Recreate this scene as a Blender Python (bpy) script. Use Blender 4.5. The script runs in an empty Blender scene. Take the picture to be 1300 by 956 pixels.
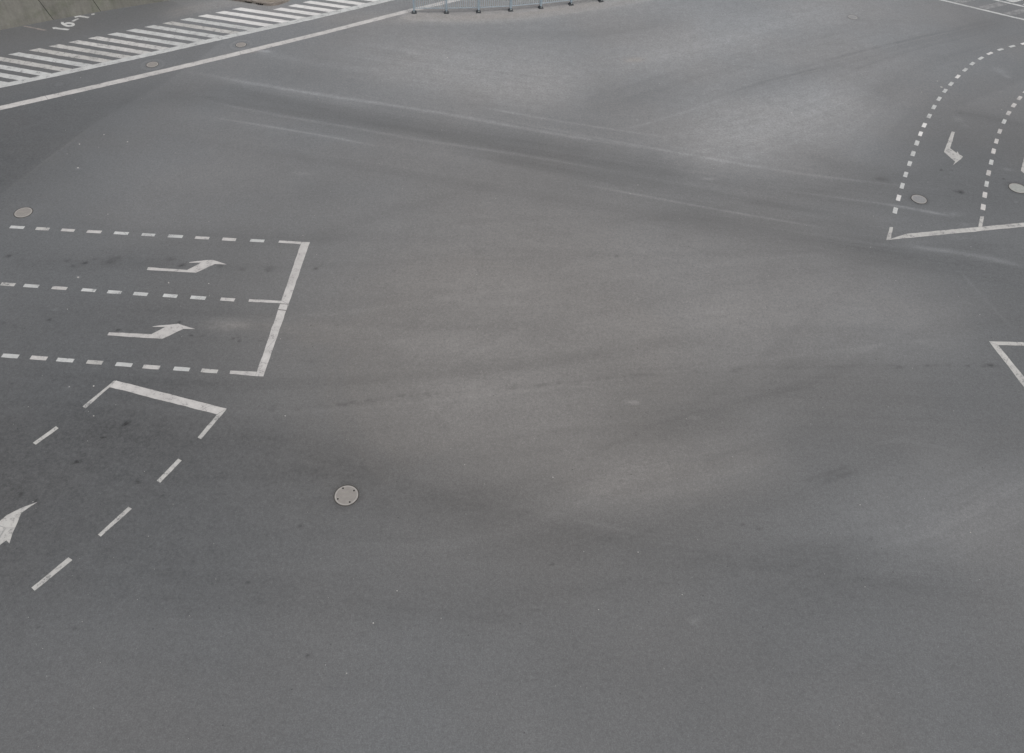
import bpy, bmesh, math, random
import numpy as np
from mathutils import Vector, Matrix

random.seed(7)
rng = np.random.default_rng(11)
scene = bpy.context.scene
C = scene.collection

# ------------------------------------------------------------------ camera
F_PX, PITCH, ROLL, CAM_H = 1018.18, 0.79912, 0.0408, 19.698
cam_data = bpy.data.cameras.new("camera")
cam = bpy.data.objects.new("camera", cam_data)
C.objects.link(cam)
cam_data.sensor_width = 36.0
cam_data.lens = F_PX / 1300.0 * 36.0
cam_data.shift_y = -45.0 / 1300.0
cam_data.clip_end = 3000
cam_data.clip_start = 0.1
cam.location = (0, 0, CAM_H)
fw = Vector((0, math.cos(PITCH), -math.sin(PITCH)))
up = Vector((0, math.sin(PITCH), math.cos(PITCH)))
rt = Vector((1, 0, 0))
cr, sr = math.cos(ROLL), math.sin(ROLL)
cx_ = rt * cr + up * sr
cy_ = up * cr - rt * sr
M = Matrix((cx_, cy_, -fw)).transposed()
cam.rotation_euler = M.to_euler()
scene.camera = cam
scene.render.resolution_x, scene.render.resolution_y = 1024, 753


def G(px, py):
    """place on the road (metres) for a surveyed point of the photograph"""
    x = (px - 650.0) / F_PX
    y = (433.0 - py) / F_PX
    d = fw + cx_ * x + cy_ * y
    t = -CAM_H / d.z
    return Vector((d.x * t, d.y * t))


# ------------------------------------------------------------------ light
world = bpy.data.worlds.new("World")
scene.world = world
world.use_nodes = True
nt = world.node_tree
nt.nodes.clear()
wo = nt.nodes.new("ShaderNodeOutputWorld")
bg = nt.nodes.new("ShaderNodeBackground")
sky = nt.nodes.new("ShaderNodeTexSky")
hs = nt.nodes.new("ShaderNodeHueSaturation")
sky.sky_type = 'NISHITA'
sky.sun_disc = False
SUN_EL, SUN_AZ = math.radians(60), math.radians(120)   # azimuth clockwise from +Y
sky.sun_elevation = SUN_EL
sky.sun_rotation = SUN_AZ
sky.air_density = 1.0
sky.dust_density = 6.0
sky.ozone_density = 1.0
hs.inputs["Saturation"].default_value = 0.38
nt.links.new(sky.outputs[0], hs.inputs["Color"])
nt.links.new(hs.outputs[0], bg.inputs["Color"])
nt.links.new(bg.outputs[0], wo.inputs["Surface"])
bg.inputs["Strength"].default_value = 0.125
sd = bpy.data.lights.new("sun", 'SUN')
sd.energy = 0.85
sd.angle = math.radians(35)
sd.color = (1.0, 0.97, 0.93)
sun = bpy.data.objects.new("sun", sd)
C.objects.link(sun)
sdir = Vector((math.cos(SUN_EL) * math.sin(SUN_AZ), math.cos(SUN_EL) * math.cos(SUN_AZ), math.sin(SUN_EL)))
sun.rotation_euler = sdir.to_track_quat('Z', 'Y').to_euler()
sun.location = sdir * 60
scene.view_settings.view_transform = 'Standard'
scene.view_settings.look = 'None'
scene.view_settings.exposure = 0.24
scene.view_settings.gamma = 1.0


# ------------------------------------------------------------------ node helpers
class NM:
    def __init__(s, name):
        s.m = bpy.data.materials.new(name)
        s.m.use_nodes = True
        s.t = s.m.node_tree
        s.b = s.t.nodes["Principled BSDF"]
        s.tc = s.t.nodes.new("ShaderNodeTexCoord")
        s.geo = s.t.nodes.new("ShaderNodeNewGeometry")
        s.pos = s.geo.outputs["Position"]

    def lk(s, a, b):
        s.t.links.new(a, b)

    def put(s, inp, v):
        if isinstance(v, bpy.types.NodeSocket):
            s.lk(v, inp)
        else:
            if isinstance(v, tuple) and inp.type == 'VECTOR':
                v = v[:3]
            inp.default_value = v

    def noise(s, scale, detail=4, rough=0.55, vec=None, dist=0.0):
        n = s.t.nodes.new("ShaderNodeTexNoise")
        n.inputs["Scale"].default_value = scale
        n.inputs["Detail"].default_value = detail
        n.inputs["Roughness"].default_value = rough
        n.inputs["Distortion"].default_value = dist
        s.lk(vec or s.pos, n.inputs["Vector"])
        return n.outputs[0]

    def voro(s, scale, vec=None, feature='F1', out=0, rnd=1.0):
        n = s.t.nodes.new("ShaderNodeTexVoronoi")
        n.feature = feature
        n.inputs["Scale"].default_value = scale
        n.inputs["Randomness"].default_value = rnd
        s.lk(vec or s.pos, n.inputs["Vector"])
        return n.outputs[out]

    def ramp(s, v, a, b, lo=0.0, hi=1.0, smooth=True):
        n = s.t.nodes.new("ShaderNodeMapRange")
        n.interpolation_type = 'SMOOTHSTEP' if smooth else 'LINEAR'
        s.put(n.inputs[0], v)
        n.inputs[1].default_value, n.inputs[2].default_value = a, b
        n.inputs[3].default_value, n.inputs[4].default_value = lo, hi
        return n.outputs[0]

    def math(s, op, a, b=0.0):
        n = s.t.nodes.new("ShaderNodeMath")
        n.operation = op
        s.put(n.inputs[0], a)
        s.put(n.inputs[1], b)
        return n.outputs[0]

    def mix(s, fac, a, b):
        n = s.t.nodes.new("ShaderNodeMix")
        n.data_type = 'RGBA'
        s.put(n.inputs[0], fac)
        s.put(n.inputs[6], a)
        s.put(n.inputs[7], b)
        return n.outputs[2]

    def scale(s, col, v):
        n = s.t.nodes.new("ShaderNodeVectorMath")
        n.operation = 'SCALE'
        s.put(n.inputs[0], col)
        s.put(n.inputs[3], v)
        return n.outputs[0]

    def stretch(s, sx, sy, sz=1, rot=0):
        n = s.t.nodes.new("ShaderNodeMapping")
        n.inputs["Scale"].default_value = (sx, sy, sz)
        n.inputs["Rotation"].default_value = (0, 0, rot)
        s.lk(s.pos, n.inputs["Vector"])
        return n.outputs[0]

    def attr(s, name):
        n = s.t.nodes.new("ShaderNodeAttribute")
        n.attribute_name = name
        return n.outputs["Fac"]

    def bump(s, h, strength, dist):
        n = s.t.nodes.new("ShaderNodeBump")
        n.inputs["Strength"].default_value = strength
        n.inputs["Distance"].default_value = dist
        s.put(n.inputs["Height"], h)
        s.lk(n.outputs[0], s.b.inputs["Normal"])

    def done(s, col, rough=0.85, spec=0.5, metal=0.0):
        s.put(s.b.inputs["Base Color"], col)
        s.put(s.b.inputs["Roughness"], rough)
        s.put(s.b.inputs["Specular IOR Level"], spec)
        s.put(s.b.inputs["Metallic"], metal)
        return s.m


def c3(r, g, b):
    return (r, g, b, 1.0)


ASPH = 0.120


def asphalt_color(n, wear_sheen=None, dust_vignette=None):
    fine = n.noise(34, 3, 0.7)
    med = n.noise(5.5, 5, 0.62)
    big = n.noise(0.22, 4, 0.55)
    blotch = n.noise(0.9, 5, 0.6, dist=0.6)
    grain = n.ramp(n.voro(26), 0.0, 0.75, 1.10, 0.93)
    f = n.math('MULTIPLY', n.ramp(fine, 0.25, 0.75, 0.80, 1.20, False), n.ramp(med, 0.3, 0.7, 0.955, 1.045, False))
    f = n.math('MULTIPLY', f, n.ramp(big, 0.3, 0.7, 0.965, 1.035, False))
    f = n.math('MULTIPLY', f, n.ramp(blotch, 0.3, 0.7, 0.975, 1.025, False))
    f = n.math('MULTIPLY', f, grain)
    # scattered dark tar spots and pale chippings
    tar = n.ramp(n.voro(1.7), 0.022, 0.045, 0.55, 1.0)
    chip = n.ramp(n.voro(4.3), 0.028, 0.05, 1.45, 1.0)
    f = n.math('MULTIPLY', f, tar)
    f = n.math('MULTIPLY', f, chip)
    coarse = n.ramp(n.noise(11, 2, 0.8), 0.25, 0.75, 0.90, 1.10, False)
    f = n.math('MULTIPLY', f, coarse)
    if wear_sheen is not None:
        # wear sits on the stones first; the painted sheen breaks up with it
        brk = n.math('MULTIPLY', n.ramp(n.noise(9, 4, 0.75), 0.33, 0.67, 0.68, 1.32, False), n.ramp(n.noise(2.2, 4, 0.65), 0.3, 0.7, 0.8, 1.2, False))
        dv = n.math('SUBTRACT', wear_sheen, 1.0)
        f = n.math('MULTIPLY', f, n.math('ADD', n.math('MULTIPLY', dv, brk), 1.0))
    hue = n.noise(0.13, 3, 0.5)
    base = n.mix(n.ramp(hue, 0.35, 0.65), c3(ASPH * .955, ASPH * 1.0, ASPH * 1.035), c3(ASPH * .98, ASPH * 1.0, ASPH * 1.015))
    if dust_vignette is not None:
        base = n.mix(dust_vignette, base, c3(ASPH * 1.025, ASPH * .998, ASPH * .965))
    return n.scale(base, f), fine


n = NM("asphalt")
col, fine = asphalt_color(n, n.attr("wear_sheen"), n.attr("dust_vignette"))
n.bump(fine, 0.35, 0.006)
MAT_ASPH = n.done(col, n.ramp(n.attr("wear_sheen"), 0.8, 1.2, 0.70, 0.78), 0.35)


def paint_mat(name, alb, tint, worn, seed):
    n = NM(name)
    v = n.stretch(1, 1, 1)
    mp = n.t.nodes.new("ShaderNodeMapping")
    mp.inputs["Location"].default_value = (seed * 3.7, seed * 9.1, 0)
    n.lk(n.pos, mp.inputs["Vector"])
    v = mp.outputs[0]
    a = n.noise(3.2, 6, 0.72, v)
    b = n.noise(16, 5, 0.75, v)
    c = n.noise(0.6, 3, 0.5, v)
    s = n.math('ADD', n.math('MULTIPLY', a, 0.5), n.math('MULTIPLY', b, 0.5))
    hole = n.ramp(s, 0.5 - 0.17 + worn * .17, 0.5 - 0.05 + worn * .17, 1.0, 0.0)
    crack = n.ramp(n.voro(0.9, v, 'DISTANCE_TO_EDGE'), 0.0, 0.018, 0.65, 0.0)
    crack = n.math('MULTIPLY', crack, n.ramp(c, 0.5, 0.62))
    hole = n.math('MAXIMUM', hole, crack)
    t = n.ramp(a, 0.3, 0.7, 0.84, 1.10, False)
    t = n.math('MULTIPLY', t, n.ramp(c, 0.3, 0.7, 0.90, 1.08, False))
    t = n.math('MULTIPLY', t, n.ramp(n.noise(45, 2, 0.6), 0.3, 0.7, 0.93, 1.07, False))
    pc = n.scale(c3(alb * tint[0], alb * tint[1], alb * tint[2]), t)
    ac, fine = asphalt_color(n)
    n.bump(fine, 0.25, 0.005)
    return n.done(n.mix(n.math('MULTIPLY', hole, 0.85), pc, ac), 0.72, 0.4)


WH = (1.0, .985, .955)
MAT_P = [paint_mat("dusty_white_paint", 0.40, (1.01, .985, .955), 0.16, 1),
         paint_mat("dusty_white_paint_worn", 0.37, (1.0, .99, .95), 0.28, 2),
         paint_mat("white_paint", 0.41, (.98, 1.0, .985), 0.18, 3)]
MAT_PB = paint_mat("bright_white_paint", 0.53, (1.0, .99, .97), -0.1, 4)
MAT_PW = paint_mat("worn_white_paint", 0.42, (1.0, .99, .96), 0.3, 5)
MAT_PF = paint_mat("faded_paint", 0.22, (.99, 1.0, 1.0), 0.6, 6)
MAT_PR = paint_mat("faded_warm_paint", 0.22, (1.12, 1.0, .92), 0.5, 7)


def simple(name, col, rough, spec=0.5, metal=0.0, var=0.15, sc=6.0, bump=0.0):
    n = NM(name)
    a = n.ramp(n.noise(sc, 5, 0.62), 0.3, 0.7, 1 - var, 1 + var, False)
    b = n.ramp(n.noise(sc * 7, 3, 0.6), 0.3, 0.7, 1 - var * .6, 1 + var * .6, False)
    if bump:
        n.bump(n.noise(sc * 5, 4, 0.6), bump, 0.01)
    return n.done(n.scale(c3(*col), n.math('MULTIPLY', a, b)), rough, spec, metal)


MAT_LID = simple("weathered_cover", (.205, .194, .18), 0.7, 0.4, 0.0, 0.10, 9, .2)
MAT_LIDD = simple("grey_cover", (.195, .198, .2), 0.7, 0.4, 0.0, 0.13, 9, .2)
MAT_LIDP = simple('pale_grey_cover', (.25, .26, .245), .7, .4, 0, .13, 9, .2)
MAT_CR = simple('tar_crack', (.14, .135, .13), .9, .3, 0, .3, 20)
MAT_RING = simple("cover_frame", (.27, .26, .245), 0.65, 0.4, 0.0, 0.12, 12)
MAT_GAP = simple("dirt_gap", (.055, .052, .048), 0.9, 0.2)
MAT_HOLE = simple("pick_hole_dark", (.012, .012, .012), 0.9, 0.1)
MAT_POST = simple("blue_grey_steel", (.30, .37, .42), 0.45, 0.5, 0.1, 0.12, 8)
MAT_PANEL = simple("pale_steel", (.34, .40, .44), 0.45, 0.5, 0.1, 0.10, 8)
MAT_FOOT = simple("black_rubber", (.04, .045, .05), 0.7, 0.4)
MAT_STUD = simple("grey_bolt", (.36, .38, .38), 0.5, 0.5)
MAT_KERB = simple("kerb_stone", (.19, .165, .145), 0.85, 0.3, 0, 0.2, 5, .3)
MAT_PAVE = simple("dusty_paving", (.17, .15, .125), 0.9, 0.3, 0, 0.25, 3, .3)

n = NM("stained_concrete")
ba = n.ramp(n.noise(1.4, 6, 0.65), 0.3, 0.7, 0.80, 1.16, False)
bb = n.ramp(n.noise(1.2, 5, 0.6, n.stretch(5, 5, .5)), 0.3, 0.7, 0.88, 1.1, False)
bc = n.ramp(n.noise(14, 4, 0.6), 0.3, 0.7, 0.93, 1.07, False)
moss = n.ramp(n.noise(1.1, 5, 0.7), 0.45, 0.7)
cc = n.mix(moss, c3(.190, .187, .168), c3(.165, .170, .140))
n.bump(n.noise(20, 4, 0.6), .3, 0.01)
MAT_WALL = n.done(n.scale(cc, n.math('MULTIPLY', n.math('MULTIPLY', ba, bb), bc)), 0.9, 0.3)


# ------------------------------------------------------------------ object helpers
def tag(o, label, cat=None, group=None):
    o["label"] = label
    if cat:
        o["category"] = cat
    if group:
        o["group"] = group
    return o


def root(name, loc, label, cat, group=None):
    o = bpy.data.objects.new(name, None)
    o.empty_display_size = 0.3
    C.objects.link(o)
    o.location = (loc[0], loc[1], loc[2] if len(loc) > 2 else 0.0)
    return tag(o, label, cat, group)


def link_bm(name, bm, mat, parent=None, loc=None, wl=None):
    """bm is in world metres; wl = the world place of the parent"""
    off = Vector(wl if wl is not None else (loc or (0, 0, 0)))
    if len(off) == 2:
        off = off.to_3d()
    if off.length:
        bmesh.ops.translate(bm, verts=bm.verts, vec=-off)
    me = bpy.data.meshes.new(name)
    bm.to_mesh(me)
    bm.free()
    me.materials.append(mat)
    o = bpy.data.objects.new(name, me)
    C.objects.link(o)
    if parent:
        o.parent = parent
    else:
        o.location = off
    return o


def rough_outline(pts, step=0.22, amp=0.006):
    out = []
    k = len(pts)
    for i in range(k):
        a, b = Vector(pts[i]), Vector(pts[(i + 1) % k])
        L = (b - a).length
        m = max(1, int(L / step))
        nn = Vector((-(b - a).y, (b - a).x)) / max(L, 1e-6)
        for j in range(m):
            p = a.lerp(b, j / m)
            out.append(p + nn * random.gauss(0, amp) if j else p)
    return out


def sheet(bm, pts, z=0.004, rough=True, amp=0.006):
    p = rough_outline(pts, amp=amp) if rough else [Vector(q) for q in pts]
    vs = [bm.verts.new((q.x, q.y, z)) for q in p]
    f = bm.faces.new(vs)
    if f.normal.z < 0 or sum(p[i].x * p[(i + 1) % len(p)].y - p[(i + 1) % len(p)].x * p[i].y for i in range(len(p))) < 0:
        f.normal_flip()
    return f


def sheet_px(name, px, mat, parent=None, wl=None, z=0.004):
    bm = bmesh.new()
    pts = [G(*q) for q in px]
    sheet(bm, pts, z)
    if parent:
        return link_bm(name, bm, mat, parent, wl=wl)
    c = sum(pts, Vector((0, 0))) / len(pts)
    return link_bm(name, bm, mat, loc=(c.x, c.y, 0))


def ribbon_pts(pts, w0, w1=None):
    w1 = w0 if w1 is None else w1
    L, R = [], []
    for i, p in enumerate(pts):
        a = pts[max(0, i - 1)]
        b = pts[min(len(pts) - 1, i + 1)]
        d = (b - a).normalized()
        nn = Vector((-d.y, d.x))
        w = w0 + (w1 - w0) * i / max(1, len(pts) - 1)
        L.append(p + nn * w / 2)
        R.append(p - nn * w / 2)
    return L + R[::-1]


def box(bm, c, s, rot=0.0, axes=None):
    """box of size s centred on c, turned about z"""
    m = Matrix.Translation(c) @ Matrix.Rotation(rot, 4, 'Z') @ Matrix.Diagonal((*s, 1))
    bmesh.ops.create_cube(bm, size=1.0, matrix=m)


def cyl(bm, c, r, h, seg=24, r2=None):
    bmesh.ops.create_cone(bm, cap_ends=True, segments=seg, radius1=r, radius2=r if r2 is None else r2, depth=h,
                          matrix=Matrix.Translation((c[0], c[1], c[2])))


# ------------------------------------------------------------------ road with its wear and painted-in sheen
XS0, XS1, YS0, YS1, CELL = -31.5, 33.0, 3.0, 52.5, 0.062
xs = np.arange(XS0, XS1 + 1e-6, CELL)
ys = np.arange(YS0, YS1 + 1e-6, CELL)
ext = np.array([1.0, 3.0, 8.0, 20.0, 50.0, 130.0, 350.0])
xs = np.concatenate([XS0 - ext[::-1], xs, xs[-1] + ext])
ys = np.concatenate([YS0 - ext[::-1], ys, ys[-1] + ext])
X, Y = np.meshgrid(xs, ys)
wear_sheen = np.ones_like(X)
dust_vignette = np.zeros_like(X)


def vnoise(x, y, seed):
    """smooth value noise"""
    r = np.random.default_rng(seed).random((64, 64))
    xi, yi = np.floor(x).astype(int), np.floor(y).astype(int)
    fx, fy = x - xi, y - yi
    fx, fy = fx * fx * (3 - 2 * fx), fy * fy * (3 - 2 * fy)
    a, b = r[yi % 64, xi % 64], r[yi % 64, (xi + 1) % 64]
    c, d = r[(yi + 1) % 64, xi % 64], r[(yi + 1) % 64, (xi + 1) % 64]
    return (a * (1 - fx) + b * fx) * (1 - fy) + (c * (1 - fx) + d * fx) * fy


def smooth_poly(pts, n=10):
    P = [pts[0]] + list(pts) + [pts[-1]]
    out = []
    for i in range(1, len(P) - 2):
        for k in range(n):
            t = k / n
            p0, p1, p2, p3 = P[i - 1], P[i], P[i + 1], P[i + 2]
            out.append(0.5 * ((2 * p1) + (p2 - p0) * t + (2 * p0 - 5 * p1 + 4 * p2 - p3) * t * t + (3 * p1 - p0 - 3 * p2 + p3) * t ** 3))
    out.append(P[-1])
    return out


SEED = [100]
GAIN = 1.35


def streak(px, sig, amp, brk=0.0, d=0.0, fade=0.18, world=False):
    """tone worn in along a wheel path: sig in metres, amp as a share of the surface's own tone, brk = how broken up it is"""
    SEED[0] += 1
    pts = [Vector(p) if world else G(*p) for p in px]
    pts = smooth_poly(pts)
    if amp > 0 and brk > .35 and sig < .2:
        sig *= .68
    R = sig * 3.2
    x0, x1 = min(p.x for p in pts) - R, max(p.x for p in pts) + R
    y0, y1 = min(p.y for p in pts) - R, max(p.y for p in pts) + R
    i0, i1 = np.searchsorted(xs, [x0, x1])
    j0, j1 = np.searchsorted(ys, [y0, y1])
    if i1 <= i0 or j1 <= j0:
        return
    xx, yy = X[j0:j1, i0:i1], Y[j0:j1, i0:i1]
    best = np.full(xx.shape, 1e9)
    along = np.zeros(xx.shape)
    seg = [0.0]
    for a, b in zip(pts[:-1], pts[1:]):
        seg.append(seg[-1] + (b - a).length)
    T = seg[-1]
    side = np.zeros(xx.shape)
    for k, (a, b) in enumerate(zip(pts[:-1], pts[1:])):
        dx, dy = b.x - a.x, b.y - a.y
        L2 = dx * dx + dy * dy
        if L2 < 1e-9:
            continue
        t = np.clip(((xx - a.x) * dx + (yy - a.y) * dy) / L2, 0, 1)
        dd = (xx - a.x - t * dx) ** 2 + (yy - a.y - t * dy) ** 2
        m = dd < best
        best[m] = dd[m]
        along[m] = (seg[k] + t * math.sqrt(L2))[m]
        side[m] = ((xx - a.x) * dy - (yy - a.y) * dx)[m] / math.sqrt(L2)
    w = np.exp(-best / (2 * sig * sig))
    e = np.minimum(along, T - along) / max(T * fade, 1e-6)
    w *= np.clip(e, 0, 1) ** 0.8 * 1.0 if fade > 0 else 1.0
    if brk > 0:
        nz = vnoise(along / 1.1 + SEED[0] * 7, side / max(sig, .08) + SEED[0], SEED[0]) * .6 + vnoise(along / .25, side / .12 + 5, SEED[0] + 1) * .4
        w *= np.clip(1 - brk + brk * 2 * nz, 0, 2)
    if sig > 0.18:
        # a band is many overlapping tyre tracks, not one smear
        hair = (vnoise(side / .11 + 9, along / 5.0 + SEED[0], SEED[0] + 2) - .5) + .8 * (vnoise(side / .35 + 3, along / 9.0, SEED[0] + 3) - .5)
        w = w * np.clip(1 + 0.7 * hair, 0.1, 2)
    wear_sheen[j0:j1, i0:i1] *= 1 + amp * (1.7 if amp > 0 and brk > .35 else GAIN) * w
    dust_vignette[j0:j1, i0:i1] += d * w


def spot(px, py, r, amp, d=0.0, el=1.0, ang=0.0, broken=True):
    SEED[0] += 1
    c = G(px, py)
    R = r * 3 * max(el, 1)
    i0, i1 = np.searchsorted(xs, [c.x - R, c.x + R])
    j0, j1 = np.searchsorted(ys, [c.y - R, c.y + R])
    xx, yy = X[j0:j1, i0:i1] - c.x, Y[j0:j1, i0:i1] - c.y
    u = (xx * math.cos(ang) + yy * math.sin(ang)) / el
    v = -xx * math.sin(ang) + yy * math.cos(ang)
    q = (u * u + v * v) / (2 * r * r)
    if broken:
        q = q * (0.45 + 1.3 * vnoise(xx / (r * .8) + 20, yy / (r * .8) + 20, SEED[0]))
    w = np.exp(-q)
    wear_sheen[j0:j1, i0:i1] *= 1 + amp * w
    dust_vignette[j0:j1, i0:i1] += d * w


def area(px, amp, d=0.0, soft=0.15):
    """repaired or differently worn patch with an edge of its own"""
    P = [G(*p) for p in px]
    x0, x1 = min(p.x for p in P) - 1, max(p.x for p in P) + 1
    y0, y1 = min(p.y for p in P) - 1, max(p.y for p in P) + 1
    i0, i1 = np.searchsorted(xs, [x0, x1])
    j0, j1 = np.searchsorted(ys, [y0, y1])
    xx, yy = X[j0:j1, i0:i1], Y[j0:j1, i0:i1]
    ins = np.zeros(xx.shape, bool)
    best = np.full(xx.shape, 1e9)
    for a, b in zip(P, P[1:] + P[:1]):
        c = ((a.y > yy) != (b.y > yy)) & (xx < (b.x - a.x) * (yy - a.y) / (b.y - a.y + 1e-12) + a.x)
        ins ^= c
        dx, dy = b.x - a.x, b.y - a.y
        t = np.clip(((xx - a.x) * dx + (yy - a.y) * dy) / (dx * dx + dy * dy), 0, 1)
        best = np.minimum(best, (xx - a.x - t * dx) ** 2 + (yy - a.y - t * dy) ** 2)
    dist = np.sqrt(best) * np.where(ins, 1, -1)
    w = np.clip(dist / soft * .5 + .5, 0, 1)
    wear_sheen[j0:j1, i0:i1] *= 1 + amp * w
    dust_vignette[j0:j1, i0:i1] += d * w


# dust and wear plus sky sheen painted into the asphalt colour: (place, tone)
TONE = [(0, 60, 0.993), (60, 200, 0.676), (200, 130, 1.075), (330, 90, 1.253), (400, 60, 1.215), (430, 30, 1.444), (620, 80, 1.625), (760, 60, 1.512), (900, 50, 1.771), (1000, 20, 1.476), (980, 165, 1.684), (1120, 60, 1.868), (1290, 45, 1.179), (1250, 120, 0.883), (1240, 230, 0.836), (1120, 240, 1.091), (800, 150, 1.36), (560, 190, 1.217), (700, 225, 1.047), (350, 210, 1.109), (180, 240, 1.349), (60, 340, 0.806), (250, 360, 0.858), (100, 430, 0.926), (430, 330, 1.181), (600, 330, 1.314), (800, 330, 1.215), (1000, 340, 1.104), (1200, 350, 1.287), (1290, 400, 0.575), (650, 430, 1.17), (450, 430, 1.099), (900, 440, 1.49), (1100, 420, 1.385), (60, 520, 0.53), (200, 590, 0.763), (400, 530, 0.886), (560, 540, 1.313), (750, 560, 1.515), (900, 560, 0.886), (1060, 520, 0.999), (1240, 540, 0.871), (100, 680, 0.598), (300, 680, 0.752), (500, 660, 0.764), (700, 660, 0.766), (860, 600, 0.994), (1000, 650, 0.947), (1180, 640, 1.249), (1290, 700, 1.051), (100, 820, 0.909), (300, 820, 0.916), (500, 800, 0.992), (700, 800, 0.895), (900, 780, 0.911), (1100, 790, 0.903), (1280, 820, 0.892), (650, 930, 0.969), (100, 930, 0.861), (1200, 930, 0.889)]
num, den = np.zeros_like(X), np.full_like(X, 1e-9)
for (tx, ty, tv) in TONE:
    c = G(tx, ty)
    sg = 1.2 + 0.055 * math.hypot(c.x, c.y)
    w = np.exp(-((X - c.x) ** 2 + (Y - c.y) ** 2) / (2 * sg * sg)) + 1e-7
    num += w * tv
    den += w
wear_sheen *= num / den
# warm colour vignetting painted into the surface, mostly at the middle of the junction
for (tx, ty, r0, dv) in [(620, 420, 8.0, .55), (700, 330, 9.0, .45), (620, 560, 5.0, .4), (820, 590, 4.0, .3), (1000, 420, 6.0, .25), (600, 90, 9.0, .25), (960, 160, 6.0, .15)]:
    c = G(tx, ty)
    dust_vignette += dv * np.exp(-((X - c.x) ** 2 + (Y - c.y) ** 2) / (2 * r0 * r0 * .5))

# broad differences of wear
area([(-60, 300), (0, 250), (70, 194), (131, 150), (210, 105), (300, 40), (215, 0), (0, 38), (-90, 60)], -0.10, 0, 0.10)
streak([(-10, 256), (70, 195), (132, 149)], 0.05, 0.10, 0.3, 0.2, 0.3)
area([(1211, 138), (1258, 119), (1310, 97), (1330, 170), (1300, 156), (1250, 147)], 0.11, 0, 0.15)
streak([(1208, 139), (1255, 147), (1305, 157)], 0.35, -0.08, 0.2, 0, .3)
streak([(420, 62), (560, 84), (680, 100), (760, 108)], 1.9, 0.12, 0.15)
streak([(760, 92), (880, 62), (1000, 30), (1080, 6)], 1.3, 0.09, 0.1)
streak([(830, 195), (930, 175), (1020, 150), (1110, 115)], 1.5, 0.13, 0.1)
streak([(1060, 210), (1110, 160), (1160, 110)], 0.8, 0.06, 0.1)
streak([(560, 270), (680, 285), (820, 320), (980, 350)], 1.5, 0.06, 0.1)
streak([(860, 400), (1000, 390), (1150, 400), (1240, 420)], 1.3, 0.06, 0.1, 0.1)
streak([(700, 350), (650, 420), (560, 470), (620, 540)], 3.0, 0.05, 0.1, 0.45)
streak([(700, 590), (820, 600), (930, 590), (1000, 560)], 0.9, 0.08, 0.1, 0.2)
streak([(1060, 700), (1180, 680), (1290, 620), (1340, 590)], 0.8, 0.10, 0.1)
streak([(280, 412), (420, 422), (560, 430), (700, 440)], 0.45, 0.05, 0.5, 0.35)
spot(290, 413, 0.2, 0.35, 0.5, 3.0, 0.1)
streak([(330, 735), (520, 735), (700, 745), (860, 770)], 1.2, 0.03, 0.2)
streak([(0, 50), (60, 60), (180, 40), (300, 12)], .8, 0.05, 0.3)
streak([(200, 22), (290, 4), (350, 10), (372, 4)], 0.45, 0.12, 0.2, 0.5, 0.15)
streak([(400, 22), (470, 22), (540, 25)], 0.6, 0.06, 0.2, 0.3)
# dust lying along the fence line
streak([(505, 19), (560, 23), (620, 22), (680, 18), (730, 11), (790, 1), (850, -12)], 0.40, 0.30, 0.25, 0.6, 0.04)
streak([(520, 9), (600, 10), (680, 5), (760, -5)], 0.9, 0.10, 0.3, 0.6, 0.05)

# dark bands where the wheels run
streak([(-20, 150), (120, 130), (300, 122), (500, 156), (700, 188), (880, 214), (1060, 240), (1320, 272)], 0.9, -0.07, 0.15)
streak([(240, 98), (400, 138), (600, 172), (760, 196)], 0.35, -0.06, 0.3)
streak([(560, 187), (680, 208), (800, 230), (960, 256), (1120, 284)], 0.38, -0.11, 0.2)
streak([(800, 262), (960, 285), (1120, 312), (1320, 330)], 0.9, -0.09, 0.15)
streak([(1040, 305), (1180, 330), (1320, 350)], 1.1, -0.08, 0.1)
streak([(540, 44), (640, 42), (760, 40), (880, 20)], 0.9, -0.07, 0.1)
streak([(690, 150), (800, 120), (920, 82), (1050, 45), (1180, 12)], 1.0, -0.08, 0.1)
streak([(880, 128), (1000, 97), (1100, 70), (1200, 45), (1320, 18)], 0.8, -0.09, 0.1)
streak([(905, 124), (990, 99), (1060, 82)], 0.07, -0.10, 0.9)
streak([(1000, 92), (1090, 66), (1200, 40), (1290, 20)], 0.09, -0.08, 0.9)
streak([(1060, 98), (1150, 66), (1240, 44)], 0.09, -0.06, 0.9)
streak([(1090, 140), (1180, 80), (1320, 40)], 0.5, -0.05, 0.2)
streak([(960, 165), (1010, 190), (1130, 232), (1320, 250)], .8, -0.05, 0.2)
streak([(650, 476), (830, 478), (1000, 476), (1180, 480), (1330, 490)], 0.7, -0.08, 0.1)
streak([(960, 520), (1100, 530), (1330, 540)], 1.1, -0.07, 0.1)
streak([(60, 530), (200, 560), (380, 580), (520, 610)], 0.9, -0.08, 0.1)
streak([(120, 690), (300, 730), (500, 770), (700, 790)], 0.5, -0.04, 0.2)
streak([(280, 560), (470, 605), (640, 650), (800, 690), (960, 716), (1130, 740), (1340, 765)], 0.6, -0.08, 0.1)
streak([(780, 672), (880, 655), (980, 628), (1090, 590), (1200, 555)], 0.4, -0.06, 0.1)
streak([(600, 640), (760, 640), (900, 612), (1010, 575)], 0.35, 0.04, 0.1)
streak([(900, 700), (1040, 665), (1160, 615), (1280, 560)], 0.4, 0.05, 0.1)
streak([(1000, 660), (1110, 640), (1220, 598), (1320, 560)], 0.4, -0.07, 0.1)
streak([(700, 540), (840, 535), (960, 545)], 0.5, -0.05, 0.2)
streak([(1022, 612), (1050, 602), (1078, 592)], 0.06, -0.14, 0.8)
streak([(1040, 614), (1060, 606), (1090, 598)], 0.06, -0.10, 0.8)
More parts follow.
